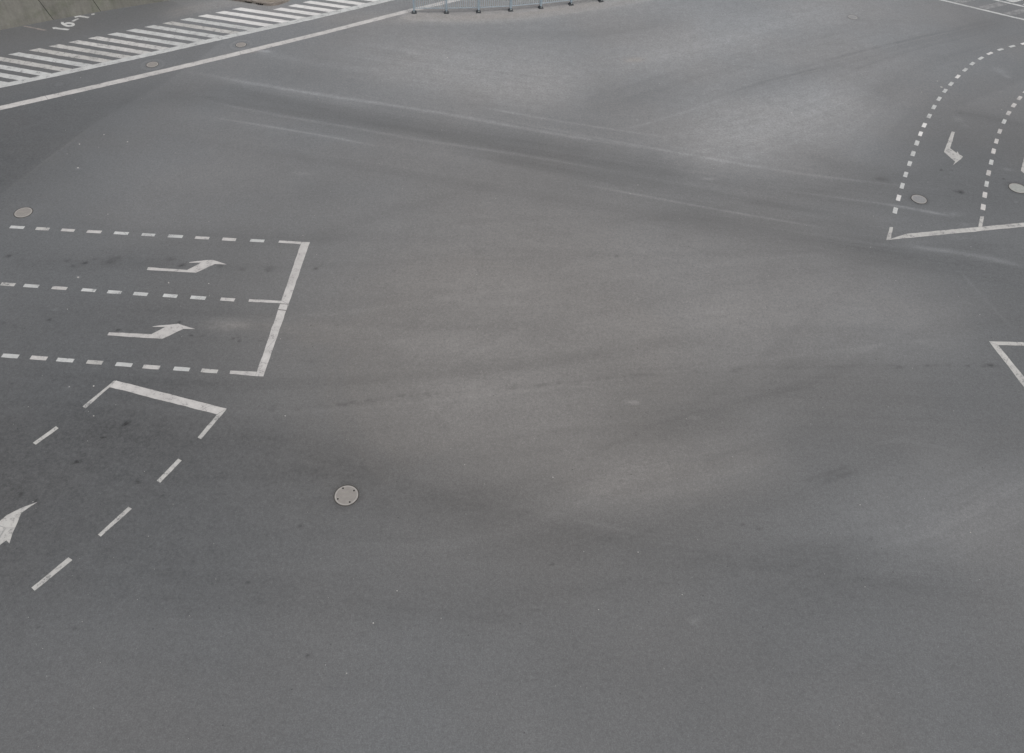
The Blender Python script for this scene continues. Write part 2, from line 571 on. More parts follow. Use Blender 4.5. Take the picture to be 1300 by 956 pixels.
streak([(900, 820), (1050, 740), (1180, 730), (1320, 750)], 0.8, -0.05, 0.1)
streak([(0, 330), (90, 336), (160, 332), (230, 340)], 0.55, -0.06, 0.4)
streak([(0, 410), (120, 400), (260, 402), (420, 412)], 0.5, -0.05, 0.3)
streak([(370, 312), (500, 268), (640, 232)], 0.3, -0.05, 0.3)
streak([(150, 240), (300, 250), (470, 245)], 0.5, -0.03, 0.3)

# pale scuffed lines
streak([(238, 91), (262, 95), (320, 106), (400, 119), (480, 131), (575, 146), (700, 169), (845, 192)], 0.13, 0.17, 0.55)
streak([(262, 96), (400, 121), (480, 133)], 0.3, 0.07, 0.4)
streak([(222, 119), (325, 141), (440, 161), (550, 180), (675, 199), (800, 221)], 0.10, 0.13, 0.6)
streak([(270, 149), (350, 162), (420, 174), (482, 186)], 0.06, 0.17, 0.4)
streak([(600, 134), (660, 145), (750, 160), (860, 176)], 0.08, 0.12, 0.6)
streak([(640, 153), (775, 178), (850, 192), (1000, 218), (1130, 234), (1200, 242)], 0.09, 0.12, 0.6)
streak([(740, 234), (825, 250), (900, 264), (1050, 290)], 0.07, 0.17, 0.4)
streak([(1145, 311), (1225, 322), (1310, 340)], 0.16, 0.20, 0.45)
streak([(990, 241), (1130, 260), (1220, 277)], 0.08, 0.12, 0.6)
streak([(1125, 259), (1205, 274)], 0.10, 0.16, 0.8)
streak([(780, 168), (850, 148), (930, 122)], 0.10, 0.07, 0.6)
streak([(1215, 340), (1255, 385), (1290, 420)], 0.06, 0.09, 0.5)
streak([(300, 60), (420, 84), (520, 90)], 0.2, 0.05, 0.5)
streak([(560, 280), (640, 300), (740, 318)], 0.1, 0.04, 0.5)
streak([(1095, 566), (1150, 560), (1220, 575)], 0.07, 0.07, 0.5)
streak([(730, 660), (780, 670), (830, 680)], 0.04, 0.09, 0.6)
streak([(560, 380), (650, 386), (760, 380)], 0.12, 0.035, 0.6)
streak([(500, 330), (620, 318), (760, 322)], 0.12, -0.035, 0.6)
# the seam of small holes across the junction
seam = [(285, 527), (375, 518), (450, 511), (525, 501), (600, 497), (725, 485), (820, 476), (950, 470), (1075, 465), (1190, 464), (1262, 464)]
streak(seam, 0.03, -0.035, 1.0, 0, 0.05)
gp = smooth_poly([G(*p) for p in seam], 14)
for k in range(110):
    q = random.choice(gp[10:])
    c = Vector((q.x + random.gauss(0, .12), q.y + random.gauss(0, .06)))
    i0, i1 = np.searchsorted(xs, [c.x - .3, c.x + .3])
    j0, j1 = np.searchsorted(ys, [c.y - .2, c.y + .2])
    xx, yy = X[j0:j1, i0:i1] - c.x, Y[j0:j1, i0:i1] - c.y
    rr = random.uniform(.025, .045)
    wear_sheen[j0:j1, i0:i1] *= 1 - random.uniform(.05, .24) * np.exp(-((xx / random.uniform(1, 2)) ** 2 + yy ** 2) / (2 * rr * rr))
# wheel marks too faint to follow one by one
for k in range(46):
    kind = random.random()
    if kind < 0.45:      # left arm to right arm
        y0 = random.uniform(240, 860)
        pts = [(-40, y0), (300, y0 + random.uniform(5, 35)), (650, y0 + random.uniform(-10, 30)), (1000, y0 + random.uniform(-50, 20)), (1340, y0 + random.uniform(-90, 20))]
    elif kind < 0.75:    # upper left to right
        y0 = random.uniform(60, 170)
        pts = [(180, y0), (450, y0 + 42), (750, y0 + 92), (1050, y0 + 140), (1320, y0 + 180)]
    else:                # sweeping up to the right
        x0 = random.uniform(420, 800)
        y0 = random.uniform(520, 760)
        pts = [(x0, y0), (x0 + 200, y0 - random.uniform(10, 30)), (x0 + 400, y0 - random.uniform(60, 110)), (x0 + 600, y0 - random.uniform(140, 240))]
    streak(pts, random.uniform(0.07, 0.3), random.choice([-1, -1, 1]) * random.uniform(0.015, 0.04), 0.7, 0, 0.2)

# oil and tar spots
for (x, y, r, a) in [(11, 325, .10, -.35), (22, 322, .05, -.2), (86, 331, .09, -.28), (93, 338, .07, -.3), (108, 334, .10, -.32), (120, 329, .06, -.3),
                     (140, 332, .20, -.24), (150, 327, .12, -.2), (217, 329, .10, -.3), (231, 337, .12, -.32), (280, 338, .11, -.25), (308, 342, .08, -.25),
                     (344, 341, .14, -.18), (340, 344, .08, -.2), (401, 341, .08, -.35), (501, 344, .06, -.25),
                     (5, 410, .07, -.3), (19, 414, .07, -.2), (63, 406, .08, -.42), (150, 419, .08, -.45), (167, 420, .05, -.3), (228, 409, .07, -.45),
                     (243, 426, .06, -.35), (257, 426, .04, -.3), (296, 430, .05, -.35), (304, 433, .06, -.45), (302, 428, .04, -.3), (330, 433, .04, -.2),
                     (395, 459, .06, -.2), (15, 487, .05, -.25), (131, 555, .05, -.35), (161, 536, .08, -.50), (158, 539, .06, -.4), (131, 556, .06, -.45),
                     (97, 587, .08, -.42), (108, 578, .05, -.3), (173, 611, .09, -.35), (179, 612, .05, -.3), (207, 629, .05, -.4), (215, 629, .04, -.3),
                     (26, 628, .07, -.55), (45, 636, .07, -.35), (231, 684, .03, -.5), (382, 667, .07, -.35), (358, 658, .05, -.25), (353, 662, .03, -.2),
                     (1220, 244, .16, -.42), (1213, 243, .12, -.2), (1195, 216, .08, -.42), (1208, 216, .05, -.25), (1204, 222, .05, -.2), (1274, 227, .07, -.45),
                     (1122, 228, .22, -.18), (1115, 227, .12, -.15), (1034, 212, .12, -.12), (1218, 144, .08, -.25), (1258, 464, .07, -.35), (1252, 465, .05, -.3),
                     (783, 325, .08, -.28), (699, 348, .05, -.2), (963, 671, .05, -.3), (943, 666, .04, -.3), (788, 611, .04, -.3), (700, 716, .04, -.4),
                     (1105, 684, .04, -.3), (617, 612, .04, -.3), (1216, 336, .05, -.2), (240, 778, .04, -.3), (390, 833, .05, -.35), (315, 740, .04, -.4),
                     (925, 393, .05, -.15), (460, 805, .05, -.3), (95, 797, .05, -.3), (50, 796, .04, -.35)]:
    spot(x, y, r * (.5 if a < -.3 else .62), max(-.8, a * (1.75 if a < -.3 else 1.2)), 0, random.uniform(1, 1.8), random.uniform(-.4, .4))
# pale scuffs
for (x, y, r, a, e) in [(336, 65, .12, .25, 3), (334, 64, .05, .2, 3), (1270, 90, .35, .12, 1), (1278, 97, .15, .16, 1), (1210, 272, .16, .15, 2.4), (1225, 285, .1, .15, 2.4), (1279, 215, .1, .22, 2), (1290, 256, .06, .2, 1),
                        (1218, 152, .22, .14, 1), (1225, 160, .12, .1, 1), (900, 227, .09, .14, 3), (809, 152, .05, .25, 1), (526, 68, .1, .14, 4), (99, 214, .05, .3, 2), (803, 511, .07, .28, 2.5), (881, 530, .08, .15, 2),
                        (385, 220, .12, .1, 3), (99, 352, .06, .35, 1), (88, 491, .04, .3, 1), (600, 497, .3, .05, 2), (70, 393, .05, .2, 2), (882, 788, .08, .14, 2), (878, 640, .06, .1, 2)]:
    spot(x, y, r * .8, a * 1.7, 0, e, random.uniform(-.3, .1))
spot(806, 76, .16, .10, 1.2, 2.0, 0.3)
spot(318, 66, .10, .10, 1.0, 3.0, 0.3)
# ground repaired round the covers
for (x, y, r, a) in [(194, 82, .62, .11), (306, 57, .62, .10), (75, 107, .45, .08), (1166.7, 253, .42, -.05), (1082.5, 22, .34, -.03), (1292, 239, .48, -.06), (439.8, 629, .42, -.05)]:
    c = G(x, y)
    d = np.sqrt((X - c.x) ** 2 + (Y - c.y) ** 2)
    wear_sheen *= 1 + 1.6 * a * np.clip((r - d) / .10 + .5, 0, 1)
    wear_sheen *= 1 - .20 * np.exp(-((d - r * .62) / .05) ** 2 / 2)
    wear_sheen *= 1 - .10 * np.exp(-((d - r) / .06) ** 2 / 2)
area([(-10, 282), (14, 258), (62, 260), (40, 283), (12, 290)], 0.05, -0.6, 0.12)
area([(165, 88), (172, 72), (216, 74), (212, 90), (190, 97)], 0.03, 0, 0.2)

wear_sheen = np.clip(wear_sheen, 0.3, 1.9)
dust_vignette = np.clip(dust_vignette, 0, 1)
ny, nx = X.shape
co = np.zeros((ny * nx, 3), np.float32)
co[:, 0], co[:, 1] = X.ravel(), Y.ravel()
idx = np.arange(ny * nx).reshape(ny, nx)
quads = np.stack([idx[:-1, :-1], idx[:-1, 1:], idx[1:, 1:], idx[1:, :-1]], -1).reshape(-1, 4)
me = bpy.data.meshes.new("road")
me.vertices.add(len(co))
me.vertices.foreach_set("co", co.ravel())
me.loops.add(quads.size)
me.loops.foreach_set("vertex_index", quads.ravel().astype(np.int32))
me.polygons.add(len(quads))
me.polygons.foreach_set("loop_start", np.arange(0, quads.size, 4, dtype=np.int32))
me.update(calc_edges=True)
for nm, arr in (("wear_sheen", wear_sheen), ("dust_vignette", dust_vignette)):
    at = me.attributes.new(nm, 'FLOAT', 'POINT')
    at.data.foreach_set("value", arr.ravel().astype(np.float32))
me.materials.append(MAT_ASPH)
road = bpy.data.objects.new("road", me)
C.objects.link(road)
road["kind"] = "structure"
road["label"] = "wide worn grey asphalt road junction"

# ------------------------------------------------------------------ dashed lane lines
def dash_quad(c, d, ln, wd):
    nn = Vector((-d.y, d.x))
    return [c - d * ln / 2 - nn * wd / 2, c + d * ln / 2 - nn * wd / 2, c + d * ln / 2 + nn * wd / 2, c - d * ln / 2 + nn * wd / 2]


def dashed(px, ln, wd, label, group, extra=0, mats=MAT_P, straight=False):
    P = [G(*p) for p in px]
    if extra:
        st = (P[0] - P[min(3, len(P) - 1)]) / min(3, len(P) - 1)
        P = [P[0] + st * k for k in range(extra, 0, -1)] + P
    c = sum(P, Vector((0, 0))) / len(P)
    r = root("dashed_line", (c.x, c.y), label, "road marking", group)
    for i, p in enumerate(P):
        a, b = P[max(0, i - 1)], P[min(len(P) - 1, i + 1)]
        if straight:
            a, b = P[0], P[-1]
        d = (b - a).normalized()
        bm = bmesh.new()
        sheet(bm, dash_quad(p, d, ln * random.uniform(.94, 1.05), wd * random.uniform(.94, 1.06)), 0.004, True, 0.004)
        link_bm("dash", bm, random.choice(mats), r, wl=(c.x, c.y, 0))
    return r


r1 = [(21.8, 288.6), (54.1, 290.5), (86.3, 292.3), (119.6, 294.2), (154, 296.1), (188.4, 298.1), (222.8, 300), (256.7, 302), (290.9, 303.9), (326.6, 305.6)]
r2 = [(10.2, 361), (39.8, 363), (75.6, 365.8), (112.7, 368.4), (145.3, 371), (178.5, 373.3), (216.1, 375.6), (251.6, 378), (289, 380.3)]
r3 = [(13.2, 452), (49.4, 454.5), (82.9, 457.2), (120.3, 460), (157.4, 463), (192.2, 466), (230.6, 468.6), (266, 471)]
c1 = [(1136.6, 267.3), (1140.8, 251.3), (1145.4, 236), (1149.8, 221.6), (1154.8, 207.7), (1159.2, 195), (1164, 181.6), (1168.6, 169.9), (1173.4, 159), (1179.7, 147.3), (1185.7, 136), (1192.2, 125.5), (1199.7, 115.3), (1207.3, 106.5), (1215.8, 97.3), (1225.2, 88.6), (1234.5, 80.8), (1245.2, 74), (1256.6, 67.9), (1270.1, 62.9), (1284.9, 58.8), (1300, 55.3)]
c2 = [(1248.1, 263), (1250.2, 247.5), (1252.5, 233.6), (1255, 219.5), (1258.4, 206), (1261.3, 192), (1265, 179.3), (1269.2, 166.8), (1274.7, 154.3), (1280.5, 143.6), (1287, 133.7), (1294.3, 124.5), (1301.8, 116.2)]
GL = "dashed lines of the left waiting area"
MDL = [MAT_P[0], MAT_P[2], MAT_P[2], MAT_P[1]]
dashed(r1, .54, .165, "dashed white lane line above both bent arrows at left, topmost of three", GL, 5, MDL, True)
dashed(r2, .52, .165, "middle dashed white lane line of the left waiting area, between its two bent arrows", GL, 5, MDL, True)
dashed(r3, .54, .165, "dashed white lane line at left just above the three-sided white bracket", GL, 5, MDL, True)
GR = "curved dashed lines of the right waiting area"
dashed(c1, .45, .17, "long curved dashed white line to the left of the small bent arrow", GR, 0, [MAT_P[2], MAT_P[2], MAT_PB])
dashed(c2, .47, .17, "curved dashed white line to the right of the small bent arrow", GR, 0, [MAT_P[2], MAT_P[0]])

# long dashes leading to the lower left bracket
for lab, quads_px in (("single slanting white dash to the left of the bracket",
                       [[(71.1, 541), (74.5, 543.8), (45.5, 564.6), (41.8, 562.3)]]),
                      ("line of three long slanting white dashes below the right leg of the lower bracket",
                       [[(226.2, 582.4), (230.8, 584.7), (203.5, 613), (198.9, 610.3)],
                        [(163, 643.4), (167.6, 646), (128, 681.4), (124.4, 678.6)],
                        [(87, 707.5), (92, 711), (44, 750), (40, 746)]])):
    P = [[G(*q) for q in qq] for qq in quads_px]
    c = sum((v for qq in P for v in qq), Vector((0, 0))) / (4 * len(P))
    r = root("dashed_line", (c.x, c.y), lab, "road marking", "long dashed lines at the lower left")
    for qq in P:
        bm = bmesh.new()
        sheet(bm, qq, .004, True, .004)
        link_bm("dash", bm, MAT_P[1], r, wl=(c.x, c.y, 0))


def outline(name, label, group, parts, mat=None):
    P = [G(*q) for _, pp, _ in parts for q in pp]
    c = sum(P, Vector((0, 0))) / len(P)
    r = root(name, (c.x, c.y), label, "road marking", group)
    for nm, pp, m in parts:
        sheet_px(nm, pp, m, r, wl=(c.x, c.y, 0), z=.0065 if nm == 'crack' else .004)
    return r


GO = "painted waiting area outlines"
outline("waiting_area_outline", "white outline at left with a slanting stop bar and three short side lines", GO, [
    ("stop_bar", [(382.9, 307.2), (393.6, 307.6), (334.3, 478.0), (324.2, 477.6)], MAT_P[0]),
    ("crack", [(355.2, 385.2), (366.4, 386.0), (366.1, 386.8), (354.9, 386.0)], MAT_CR),
    ("crack", [(352.4, 392.6), (363.4, 393.6), (363.0, 394.7), (352.0, 393.6)], MAT_CR),
    ("side_line", [(354.9, 305.4), (382.6, 307.1), (381.6, 310.1), (353.2, 308.0)], MAT_P[0]),
    ("side_line", [(316.6, 379.8), (357.0, 382.0), (355.8, 385.0), (315.4, 383.0)], MAT_P[0]),
    ("side_line", [(292.6, 470.5), (325.9, 472.0), (324.0, 477.5), (291.5, 474.6)], MAT_P[0])])
outline("waiting_area_outline", "three-sided white bracket marking at lower left with one thick bar and two thin legs", GO, [
    ("stop_bar", [(147.5, 483.2), (288, 518.9), (275.1, 526.1), (139.5, 491.6)], MAT_P[0]),
    ("side_line", [(144.6, 483.4), (147.3, 483.4), (139.3, 491.6), (108.5, 518.5), (104.8, 516.1)], MAT_P[1]),
    ("side_line", [(287.8, 519.3), (255.2, 557.8), (250.9, 555.4), (275.4, 526.3)], MAT_P[1])])
outline("waiting_area_outline", "white stop line with two short stubs below the curved dashed lines", GO, [
    ("stop_bar", [(1125.1, 304.9), (1151.3, 296.8), (1300, 282.7), (1345, 278.5), (1345, 283.6), (1300, 288)], MAT_P[1]),
    ("side_line", [(1129.3, 288.4), (1133.5, 288.4), (1131.2, 302.8), (1125.2, 304.6)], MAT_P[1]),
    ("side_line", [(1244.4, 274.8), (1249.2, 274.8), (1246.9, 287.6), (1242, 288.1)], MAT_P[1])])
outline("waiting_area_outline", "two white lines meeting in a point at the right edge, below the others", GO, [
    ("side_line", [(1255.6, 433.4), (1300, 434.6), (1340, 435.6), (1340, 440), (1300, 438.9), (1267.4, 438.2), (1256.3, 434.4)], MAT_P[1]),
    ("stop_bar", [(1256.5, 434.6), (1267.2, 438.4), (1300, 478.4), (1340, 527), (1330, 528), (1300, 491.4)], MAT_P[1])])

# ------------------------------------------------------------------ arrows
GA = "turn arrows painted on the lanes"
tag(sheet_px("turn_arrow", [(187.8, 339.4), (237.6, 342.8), (255.8, 333.4), (240.0, 333.7), (240.8, 332.8), (263, 330.2), (270.2, 330.1), (287.9, 335.8), (272.8, 335.2), (249.1, 346.2), (186.5, 342.8)], MAT_P[0]),
    "bent white arrow just under the topmost dashed line at left", "road marking", GA)
tag(sheet_px("turn_arrow", [(138.4, 422), (192.1, 424.3), (210.3, 415), (193.6, 415), (194, 414.4), (226.2, 411), (248, 417.8), (233, 417.6), (205.6, 430.4), (136.4, 425.7)], MAT_P[0]),
    "bent white arrow under the middle dashed line at left", "road marking", GA)
tag(sheet_px("turn_arrow", [(48, 637.2), (25.5, 645.5), (8.5, 654.2), (-3, 664), (-14, 681), (-40, 700), (-34, 708), (-6, 696), (0, 692), (8, 686), (12, 690), (16, 677), (22, 664), (27, 651.5), (36, 644.8)], MAT_P[1]),
    "big white arrow with a long point, cut by the left edge", "road marking", GA)
ra = [(1208.2, 167), (1212.3, 167.7), (1206.1, 188.2), (1214.3, 194.4), (1215.3, 192.2), (1218.2, 196.6), (1222.8, 198.7), (1219.4, 202.4), (1209.6, 209.9), (1212.6, 205.4), (1198.3, 192.9)]
o = tag(sheet_px("turn_arrow", ra, MAT_P[1]), "small bent white arrow between the two curved dashed lines at right", "road marking", GA)
c = sum((G(*q) for q in ra), Vector((0, 0))) / len(ra)
sh = G(1296, 216.8) - G(1198.3, 192.9)
o2 = o.copy()
C.objects.link(o2)
o2.location = (c.x + sh.x, c.y + sh.y, 0)
o2["label"] = "sliver of a white arrow cut by the right edge, above a round cover"

# ------------------------------------------------------------------ left zebra crossing
e_low = [(-120, 139.5), (0, 111.8), (80, 95.2), (180, 73.6), (220, 64.6), (300, 46.4), (400, 24.2), (494, 1.8), (560, -14)]
e_up = [(-120, 134.5), (0, 107.0), (80, 90.3), (180, 68.9), (220, 59.9), (300, 41.8), (400, 19.6), (492, -2.3), (558, -17.8)]
P_up = [G(*p) for p in e_up]
lows = [(14, 104.4), (40.8, 98.5), (67.4, 92.6), (93.8, 86.9), (119.2, 81.9), (144.2, 76.8), (193, 66.5), (213.8, 61.2), (256.5, 50.8), (280, 46), (299.6, 41.5), (345.4, 31.5), (364.6, 27), (385.4, 22.8), (404.2, 18), (428.5, 12.7), (448.8, 7.5), (468.5, 1.7)]
ks = [0, 1, 2, 3, 4, 5, 7, 8, 10, 11, 12, 14, 15, 16, 17, 18, 19, 20]
LG = [G(*p) for p in lows]
Lx = np.polyfit(ks, [p.x for p in LG], 1)
Ly = np.polyfit(ks, [p.y for p in LG], 1)
per = Vector((Lx[0], Ly[0]))
bdir = ((G(27.6, 64.9) - G(118.5, 82.2)).normalized() + (G(295, 11) - G(385.4, 22.8)).normalized()).normalized()
t0, t1 = G(16.2, 68), G(292, 12.4)
t2, t3 = G(347.3, 12), G(370.4, 6.5)


def xline(p, d, a, b):
    e = b - a
    den = d.x * e.y - d.y * e.x
    t = ((a.x - p.x) * e.y - (a.y - p.y) * e.x) / den
    return p + d * t


zc = G(200, 60)
zr = root("zebra_crossing", (zc.x, zc.y), "white zebra crossing of slanting stripes beside the concrete wall", "pedestrian crossing", "zebra crossings")
bm = bmesh.new()
sheet(bm, [G(*p) for p in e_low] + P_up[::-1], .004)
link_bm("edge_line", bm, MAT_P[2], zr, wl=(zc.x, zc.y, 0))
for k in range(-4, 23):
    B = Vector((Lx[1] + Lx[0] * k, Ly[1] + Ly[0] * k))
    A = B + per * 0.53
    # keep the foot of each stripe on the far side of the edge line
    def foot(p):
        best = None
        for a, b in zip(P_up[:-1], P_up[1:]):
            q = xline(p, bdir, a, b)
            if (q - a).dot(b - a) >= -1e-6 and (q - b).dot(a - b) >= -1e-6:
                best = q
        return best if best else p
    A, B = foot(B - per * 0.53), foot(B)
    A, B = A + bdir * .004, B + bdir * .004
    ta, tb = (t0, t1) if k < 17 else (t2, t3)
    ga, gb = xline(A, bdir, ta, tb), xline(B, bdir, ta, tb)
    bm = bmesh.new()
    sheet(bm, [A, B, gb, ga], .004)
    m = MAT_PB if k >= 14 else (MAT_PW if k in (7, 8) else random.choice([MAT_P[2], MAT_P[2], MAT_P[1]]))
    link_bm("stripe", bm, m, zr, wl=(zc.x, zc.y, 0))

# stop line beside it
su = [(-120, 162), (0, 134.5), (110, 110), (220, 84.8), (300, 66), (410, 39.7), (510, 13.9), (575, -1.2), (620, -12)]
sl = [(-120, 167.5), (0, 140), (110, 115.3), (220, 89.9), (300, 71), (410, 44), (510, 18.2), (577, 2.4), (624, -8.5)]
bm = bmesh.new()
pts = [G(*p) for p in su] + [G(*p) for p in sl][::-1]
sheet(bm, pts, .004)
c = sum(pts, Vector((0, 0))) / len(pts)
tag(link_bm("stop_line", bm, MAT_P[0], loc=(c.x, c.y, 0)), "long solid white stop line running from the left to the steel fence", "road marking", "solid stop lines")

# right arm of the road: stop line, crossing edge and faded stripes
def band(px, w):
    return ribbon_pts([G(*p) for p in px], w)


pts = band([(1150, -11), (1196.8, 0.3), (1223.8, 6.8), (1262.8, 16.1), (1300, 25), (1360, 39.5)], .20)
bm = bmesh.new()
sheet(bm, pts, .004)
c = sum(pts, Vector((0, 0))) / len(pts)
tag(link_bm("stop_line", bm, MAT_P[2], loc=(c.x, c.y, 0)), "thin solid white stop line crossing the upper right corner", "road marking", "solid stop lines")
c = G(1290, 3)
rc = root("zebra_crossing", (c.x, c.y), "faded crossing with an edge line at the very upper right corner", "pedestrian crossing", "zebra crossings")
epx = [(1225, -9), (1262, -0.4), (1300, 8.3), (1350, 20)]
bm = bmesh.new()
sheet(bm, band(epx, .20), .004)
link_bm("edge_line", bm, MAT_P[2], rc, wl=(c.x, c.y, 0))
ed = (G(1300, 8.3) - G(1262, -.4)).normalized()
sd_ = (G(1300, 9.5) - G(1277, 15)).normalized()
for k in range(-2, 4):
    # old stripes between the two lines
    p = G(1277.5, 15.6) + ed * k * 1.0 * 1.45
    q0 = xline(p, sd_, G(1196.8, 0.3), G(1300, 25)) + sd_ * .25
    q1 = xline(p, sd_, G(1262, -.4), G(1300, 8.3)) - sd_ * .25
    bm = bmesh.new()
    sheet(bm, [q0, q0 + ed * .55, q1 + ed * .55, q1], .004)
    o = link_bm("stripe", bm, MAT_PF, rc, wl=(c.x, c.y, 0))
    o["label"] = "old faded stripe"
for k in range(-3, 5):
    q = G(1273, 1.6) + ed * k * .95 + sd_ * .22
    bm = bmesh.new()
    sheet(bm, [q, q + ed * .45, q + ed * .45 + sd_ * 4.5, q + sd_ * 4.5], .004)
    link_bm("stripe", bm, MAT_P[2], rc, wl=(c.x, c.y, 0))

# ------------------------------------------------------------------ painted number by the wall
c = G(92, 28)
nr = root("painted_number", (c.x, c.y), "white number reading 16-1 painted on the asphalt beside the concrete wall", "road marking")


def glyph(px, w, name="digit", mat=None, closed=False):
    bm = bmesh.new()
    P = [G(*p) for p in px]
    if closed:
        P = smooth_poly(P + [P[0]], 6)
    elif len(P) > 3:
        P = smooth_poly(P, 6)
    sheet(bm, ribbon_pts(P, w), .004, False)
    return link_bm(name, bm, mat or MAT_P[2], nr, wl=(c.x, c.y, 0))


bm = bmesh.new()      # 1
for q in ([(66.5, 34.8), (72, 34.4), (71.5, 36.9), (67.5, 36.9)], ):
    sheet(bm, [G(*p) for p in q], .0045, False)
sheet(bm, ribbon_pts([G(70, 35.6), G(78, 36.8), G(87.5, 37.7)], .17), .004, False)
link_bm("digit", bm, MAT_P[2], nr, wl=(c.x, c.y, 0))
# 6
ring = []
for k in range(17):
    a = 2 * math.pi * k / 16
    ring.append((87.8 + 6.4 * math.cos(a), 31.2 - 2.1 * math.sin(a)))
RG = [G(*p) for p in ring]
bm = bmesh.new()
inner = [G(87.8 + (p[0] - 87.8) * .52, 31.2 + (p[1] - 31.2) * .38) for p in ring]
outer = [G(87.8 + (p[0] - 87.8) * 1.16, 31.2 + (p[1] - 31.2) * 1.42) for p in ring]
for a in range(16):
    vs = [bm.verts.new((q.x, q.y, .004)) for q in (outer[a], outer[a + 1], inner[a + 1], inner[a])]
    bm.faces.new(vs)
sheet(bm, ribbon_pts(smooth_poly([G(83.0, 32.2), G(80.3, 30.7), G(79.0, 29.2), G(79.4, 28.0)], 5), .14), .0045, False)
bmesh.ops.remove_doubles(bm, verts=bm.verts, dist=1e-5)
bmesh.ops.recalc_face_normals(bm, faces=bm.faces)
link_bm("digit", bm, MAT_P[2], nr, wl=(c.x, c.y, 0))
glyph([(92, 27.2), (95.5, 25.4), (99.6, 23.6)], .15, "hyphen")
bm = bmesh.new()      # 1
sheet(bm, ribbon_pts([G(94.8, 21.9), G(97.5, 21.2), G(100.5, 20.5)], .16), .0045, False)
sheet(bm, ribbon_pts([G(100, 20.4), G(106, 21.3), G(112.8, 22.4)], .17), .004, False)
link_bm("digit", bm, MAT_P[2], nr, wl=(c.x, c.y, 0))
glyph([(116, 18.4), (120, 17.8)], .16, "dot")

tag(sheet_px("painted_line", [(28.5, 33.4), (33, 33.0), (60, 38.2), (56, 39.2)], MAT_PR), "faint warm grey painted line leaving the foot of the concrete wall", "road marking")
o = tag(sheet_px("painted_line", [(260, 5.8), (264, 5.4), (280, 8.2), (279, 9.0)], MAT_PF), "faint pale broken line left of the corner island", "road marking")

# ------------------------------------------------------------------ manhole covers
def manhole(px, py, r, label, lidmat, holes=None, ang=0.0, frame=True):
    c = G(px, py)
    wl = (c.x, c.y, 0)
    t = root("manhole_cover", wl, label, "manhole cover", "round covers set in the road")
    bm = bmesh.new()
    seg = 48
    # frame: outer rim, then the dirt filled gap
    def ringz(r0, r1, z, zo):
        vs = []
        for k in range(seg):
            a = 2 * math.pi * k / seg
            vs.append((bm.verts.new((c.x + r0 * math.cos(a), c.y + r0 * math.sin(a), z)),
                       bm.verts.new((c.x + r1 * math.cos(a), c.y + r1 * math.sin(a), z)),
                       bm.verts.new((c.x + r1 * math.cos(a), c.y + r1 * math.sin(a), zo))))
        for k in range(seg):
            A, B = vs[k], vs[(k + 1) % seg]
            bm.faces.new([A[0], A[1], B[1], B[0]])
            bm.faces.new([A[1], A[2], B[2], B[1]])
    ringz(r + .006, r + .030, .006, -.02)
    bmesh.ops.recalc_face_normals(bm, faces=bm.faces)
    link_bm("frame", bm, MAT_GAP if frame else lidmat, t, wl=wl)
    bm = bmesh.new()
    cyl(bm, (c.x, c.y, -.006), r, .028, seg)
    bmesh.ops.bevel(bm, geom=[e for e in bm.edges if all(v.co.z > 0 for v in e.verts)], offset=.006, segments=2)
    # raised tread rings
    lid = link_bm("lid", bm, lidmat, t, wl=wl)
    bm = bmesh.new()
    for rr in (r * .93,):
        ring_ = []
        for k in range(seg):
            a = 2 * math.pi * k / seg
            ring_.append([bm.verts.new((c.x + q * math.cos(a), c.y + q * math.sin(a), z)) for q, z in ((rr - .02, .007), (rr - .016, .0115), (rr + .014, .0115), (rr + .018, .007))])
        for k in range(seg):
            A, B = ring_[k], ring_[(k + 1) % seg]
            for j in range(3):
                bm.faces.new([A[j], A[j + 1], B[j + 1], B[j]])
    bmesh.ops.recalc_face_normals(bm, faces=bm.faces)
    o = link_bm("rim", bm, MAT_RING, lid, wl=wl)
    for h in (holes or []):
        q = G(*h)
        bm = bmesh.new()
        q = c + (q - c) * .93
        cyl(bm, (q.x, q.y, .0105), .026, .006, 14)
        link_bm("pick_hole", bm, MAT_HOLE, lid, wl=wl)
    return t


manhole(439.8, 629, .335, "large pale round manhole cover with four dark holes, alone on the near asphalt", MAT_LID,
        [(435.2, 619.4), (450.2, 622.7), (428.1, 634), (444.4, 638.3)])
manhole(29.7, 269.8, .325, "pale beige manhole cover above the left end of the top dashed lane line", MAT_LID, None)
manhole(193.5, 82, .28, "pale manhole cover between the zebra crossing and the stop line, the left one of two", MAT_LID)
manhole(306, 57, .26, "smaller pale manhole cover between zebra crossing and stop line, nearer the steel fence", MAT_LID)
manhole(1082.5, 22, .25, "flat grey manhole cover alone on the far road near the top right", MAT_LIDD, None, 0, False)
manhole(1166.7, 253, .31, "grey manhole cover just left of the small bent arrow's lane, above the right stop line", MAT_LIDD)
manhole(1292, 239, .36, "pale manhole cover by the right edge, below the cut-off arrow", MAT_LIDP)

